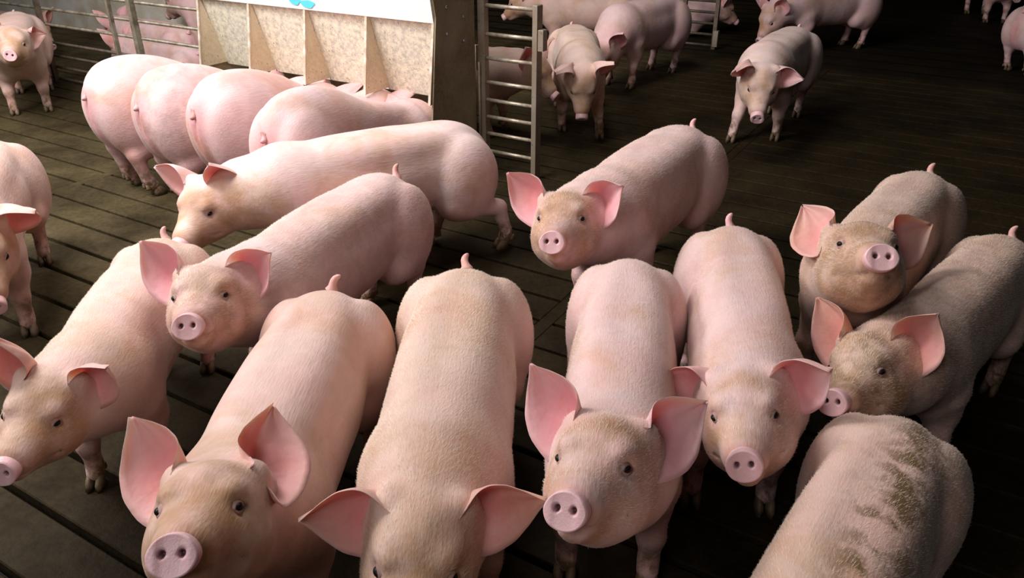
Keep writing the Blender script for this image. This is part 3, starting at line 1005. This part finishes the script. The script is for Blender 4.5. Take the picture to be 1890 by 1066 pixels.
# ------------------------------------------------------------------ the pigs
TAN, PALE, ROSE, WARM = (0.95, 0.93, 0.86), (1.06, 1.10, 1.08), (1.00, 0.97, 1.00), (0.91, 0.88, 0.79)
PIGS = {
    'P1': dict(x=-0.565, y=1.588, phi=-92.6, s=0.964, hb=(0.516, 0.036, 0.619), ypr=(12, 40, -3), earL=(-0.51, 0.14, 0.85), earR=(-0.21, -0.62, 0.76), h=.009, color=TAN, tail=(-.3, .5, .8),
               label='pig at the bottom left staring into the camera with big upright ears'),
    'P2': dict(x=-0.16, y=1.67, phi=-92.1, s=1.0, hb=(.545, 0.005, .50), ypr=(1, 3, -5), earL=(.0, .88, .22), earR=(.30, -.85, -.05), h=.009, color=WARM,
               bristles=40000, tail=(-.6,.0,.5), fat=1.01, faceR=(.75, -.45, .05), faceL=(.85, .2, .15), label='bristly tan pig seen from above, head bowed at the bottom centre edge'),
    'P3': dict(x=0.296, y=1.765, phi=-99.7, s=0.987, hb=(0.530, -0.016, 0.585), ypr=(-15, 30, 7), earL=(-0.63, 0.64, 0.44), earR=(0.01, -0.71, 0.70), h=.009, color=ROSE, tail=None,
               bristles=24000, fat=0.92, label='smooth pink pig right of centre, head tilted with wide pointed ears'),
    'P4': dict(x=0.685, y=2.045, phi=-99.8, s=0.975, hb=(0.533, -0.03, 0.515), ypr=(-10, 18, 15), earL=(.55, .72, .22), earR=(-.2, -.92, .05), h=.009, color=ROSE,
               bristles=24000, fat=0.92, faceL=(.95, .15, -.1), faceR=(.7, -.1, -.25), label='pig facing forward with sideways folded ears, right of the tilted-head pig'),
    'P5': dict(x=0.645, y=1.1, phi=-126.4, s=0.93, hb=(0.600, 0.000, 0.520), ypr=(0, -35, 0), h=.010, color=WARM, muddy=True, tail=None,
               bristles=14000, fat=0.94, label='pig at the bottom right showing only its mud-smeared back'),
    'P6': dict(x=1.385, y=2.13, phi=-134.5, s=0.945, hb=(0.593, -0.044, 0.498), ypr=(-2, 15, 19), earL=(0.37, 0.71, 0.60), earR=(-0.25, -0.61, 0.75), h=.010, color=WARM,
               bristles=24000, fat=0.85, muds=0.55, label='dirty-faced pig at the right edge behind the mud-smeared back'),
    'P7': dict(x=1.325, y=2.55, phi=-128.9, s=1.04, hb=(0.561, 0.058, 0.627), ypr=(25, 36, 2), earL=(-0.42, 0.82, 0.38), earR=(-0.66, -0.40, 0.64), h=.010, color=WARM,
               bristles=20000, fat=0.85, muds=0.35, label='pig on the right lifting its snout high with a stained chin'),
    'P8': dict(x=0.545, y=3.103, phi=-122.1, s=1.058, hb=(0.610, -0.011, 0.525), ypr=(18, 19, 5), earL=(0.61, 0.73, 0.30), earR=(-0.10, -0.82, 0.56), h=.010, color=ROSE,
               bristles=18000, muds=0.25, label='pig in the middle looking up, standing in front of the ladder gate'),
    'P9': dict(x=-0.672, y=2.55, phi=-112.2, s=1.0, hb=(0.558, -0.012, 0.535), ypr=(31, 22, 0), earL=(0.56, 0.76, 0.33), earR=(-0.22, -0.72, 0.66), h=.010, color=ROSE,
               bristles=24000, fat=0.94, muds=0.3, label='pig left of centre with rosy ears and orange-stained cheek facing camera'),
    'P10': dict(x=-0.64, y=3.326, phi=-149, s=1.05, hb=(0.62, -0.15, 0.40), ypr=(43, -14, 0), earL=(0.45, 0.23, 0.86), earR=(-0.06, -0.96, 0.29), h=.011, color=PALE, tail=None,
               feet={'hl': (-.20, 0), 'hr': (.08, 0), 'fl': (.05, 0), 'fr': (-.05, 0)}, label='pale pig walking to the left in front of the row of feeding pigs'),
    'P11': dict(x=-1.196, y=2.110, phi=-84.3, s=0.878, hb=(0.555, -0.026, 0.523), ypr=(-3, 4, -11), earL=(0.38, 0.66, 0.65), earR=(0.37, -0.25, 0.89), h=.010, color=TAN,
               bristles=18000, label='pig at the left with its head cut off by the left picture edge'),
    'P12': dict(x=-2.169, y=2.965, phi=-67, s=1.015, hb=(0.549, 0.101, 0.513), ypr=(9, -28, -5), earL=(0.47, 0.64, 0.6), h=.012, color=TAN,
               label='half-hidden pig at the left edge above the slats, one ear sticking out'),
    'P13': dict(x=-1.843, y=4.711, phi=49, s=1.18, hb=(.42, 0, .31), ypr=(0, -66, 0), h=.012, color=ROSE, tail=(-.6, 0, -.5), tail_len=0.03,
                fat=0.8, tilt=0.26, arch=True, tail_z=0.5, feet={'fl': (-.12, 0), 'fr': (-.12, 0)}, tail_mud=0.5, ear_len=0.15, label='leftmost feeding pig with its rump to the camera and dirty hind legs'),
    'P14': dict(x=-1.487, y=4.511, phi=50, s=1.18, hb=(.42, 0, .31), ypr=(0, -66, 0), h=.012, color=ROSE, tail=(-.6, 0, -.5), tail_len=0.03,
                fat=0.8, tilt=0.31, arch=True, tail_z=0.5, feet={'fl': (-.12, 0), 'fr': (-.12, 0)}, tail_mud=0.5, muds=0.4, ear_len=0.15, label='second feeding pig from the left, rump smeared with brown'),
    'P15': dict(x=-1.127, y=4.333, phi=51, s=1.2, hb=(.42, 0, .31), ypr=(0, -66, 0), h=.012, color=ROSE, tail=(-.6, 0, -.5), tail_len=0.03,
                fat=0.77, tilt=0.31, arch=True, tail_z=0.5, feet={'fl': (-.12, 0), 'fr': (-.12, 0)}, tail_mud=0.5, ear_len=0.15, label='third feeding pig from the left, broad round rump with a stub tail'),
    'P16': dict(x=-0.803, y=4.056, phi=61, s=1.17, hb=(.42, 0, .31), ypr=(20, -66, 0), h=.012, color=ROSE, tail=(-.6, 0, -.5), tail_len=0.03,
                fat=0.77, tilt=0.26, arch=True, tail_z=0.5, feet={'fl': (-.12, 0), 'fr': (-.12, 0)}, tail_mud=0.5, ear_len=0.14, label='rightmost feeding pig at the feeder, behind the walking pale pig'),
    'P17': dict(x=-3.856, y=6.296, phi=-63.4, s=1.066, hb=(0.604, 0.031, 0.541), ypr=(0, 2, -16), earL=(-0.73, 0.68, 0.03), h=.014, color=TAN,
                label='pig standing at the top left corner in front of the rod fence'),
    'P19': dict(x=0.47, y=5.8, phi=-90.0, s=1.03, hb=(0.604, -0.006, 0.463), ypr=(-2, -68, 0), earL=(-0.16, 0.64, 0.76), earR=(0.19, -0.63, 0.75), h=.013, color=(1.10, 1.14, 1.04),
                feet={'fl': (.12, .03), 'fr': (-.05, 0)}, label='pale pig walking toward the camera with lowered head right of the ladder gate'),
    'P20': dict(x=1.13, y=7.12, phi=-128, s=1.1, hb=(.56, .02, .34), ypr=(4, -58, 0), h=.014, color=ROSE,
                label='pink pig in the back with head down behind the pale lowered-head pig'),
    'P21': dict(x=AD(3.2, 4.65)[0], y=AD(3.2, 4.65)[1], phi=-31, s=.95, h=.015, color=WARM,
                label='shaded brownish pig seen through the rungs of the ladder gate'),
    'P22': dict(x=1.86, y=5.6, phi=-120.3, s=1.07, hb=(0.600, 0.044, 0.454), ypr=(18, -33, -5), earL=(0.35, 0.93, 0.06), earR=(0.65, -0.62, 0.45), h=.013, color=PALE,
                feet={'fr': (.12, .02), 'fl': (-.06, 0)}, label='pig standing alone on the dark floor at upper right facing the camera'),
    'P23': dict(x=3.2, y=8.45, phi=-158, s=1.1, hb=(.58, 0, .36), h=.015, color=ROSE,
                ypr=(10, -50, 0), label='pig at the top right turned left, behind the pig standing alone'),
    'P24': dict(x=1.75, y=9.25, phi=0, s=1.0, z=-0.19, h=.015, color=ROSE, legs_on=False,
                label='pig lying beside the far barred gate with its snout to the right'),
    'P26': dict(x=0.7, y=8.3, phi=175, s=1.0, h=.015, color=WARM,
                label='pig cut by the top edge just right of the ladder gate'),
    'R1': dict(x=6.0, y=10.4, phi=-100, s=1.0, h=.016, color=ROSE,
               label='far pig at the top right of which only legs show'),
    'R2': dict(x=5.06, y=7.52, phi=20, s=1.0, h=.016, color=ROSE,
               label='pig cut off by the right picture edge near the top corner'),
    'L1': dict(x=AD(7.0, 4.95)[0], y=AD(7.0, 4.95)[1], phi=149, s=.95, z=-0.2, h=.015, color=ROSE, legs_on=False,
               label='pig lying lengthwise behind the rod fence, left of the feeder'),
    'L2': dict(x=AD(6.6, 5.45)[0], y=AD(6.6, 5.45)[1], phi=150, s=1.0, h=.015, color=ROSE,
               label='pig standing behind the rod fence close to the feeder'),
    'L3': dict(x=AD(8.75, 4.5)[0], y=AD(8.75, 4.5)[1], phi=-31, s=.95, z=-0.2, h=.015, color=WARM, legs_on=False,
               label='brownish pig lying behind the rod fence near the dark post'),
    'L4': dict(x=AD(6.2, 4.42)[0], y=AD(6.2, 4.42)[1], phi=149, s=.9, z=-0.19, h=.015, color=ROSE, legs_on=False,
               label='low pig lying right against the rod fence with one ear up'),
}
for _i, (_k, _sp) in enumerate(PIGS.items()):
    _sp = dict(_sp)
    _sp.setdefault('seed', _i + 3)
    make_pig(**_sp)
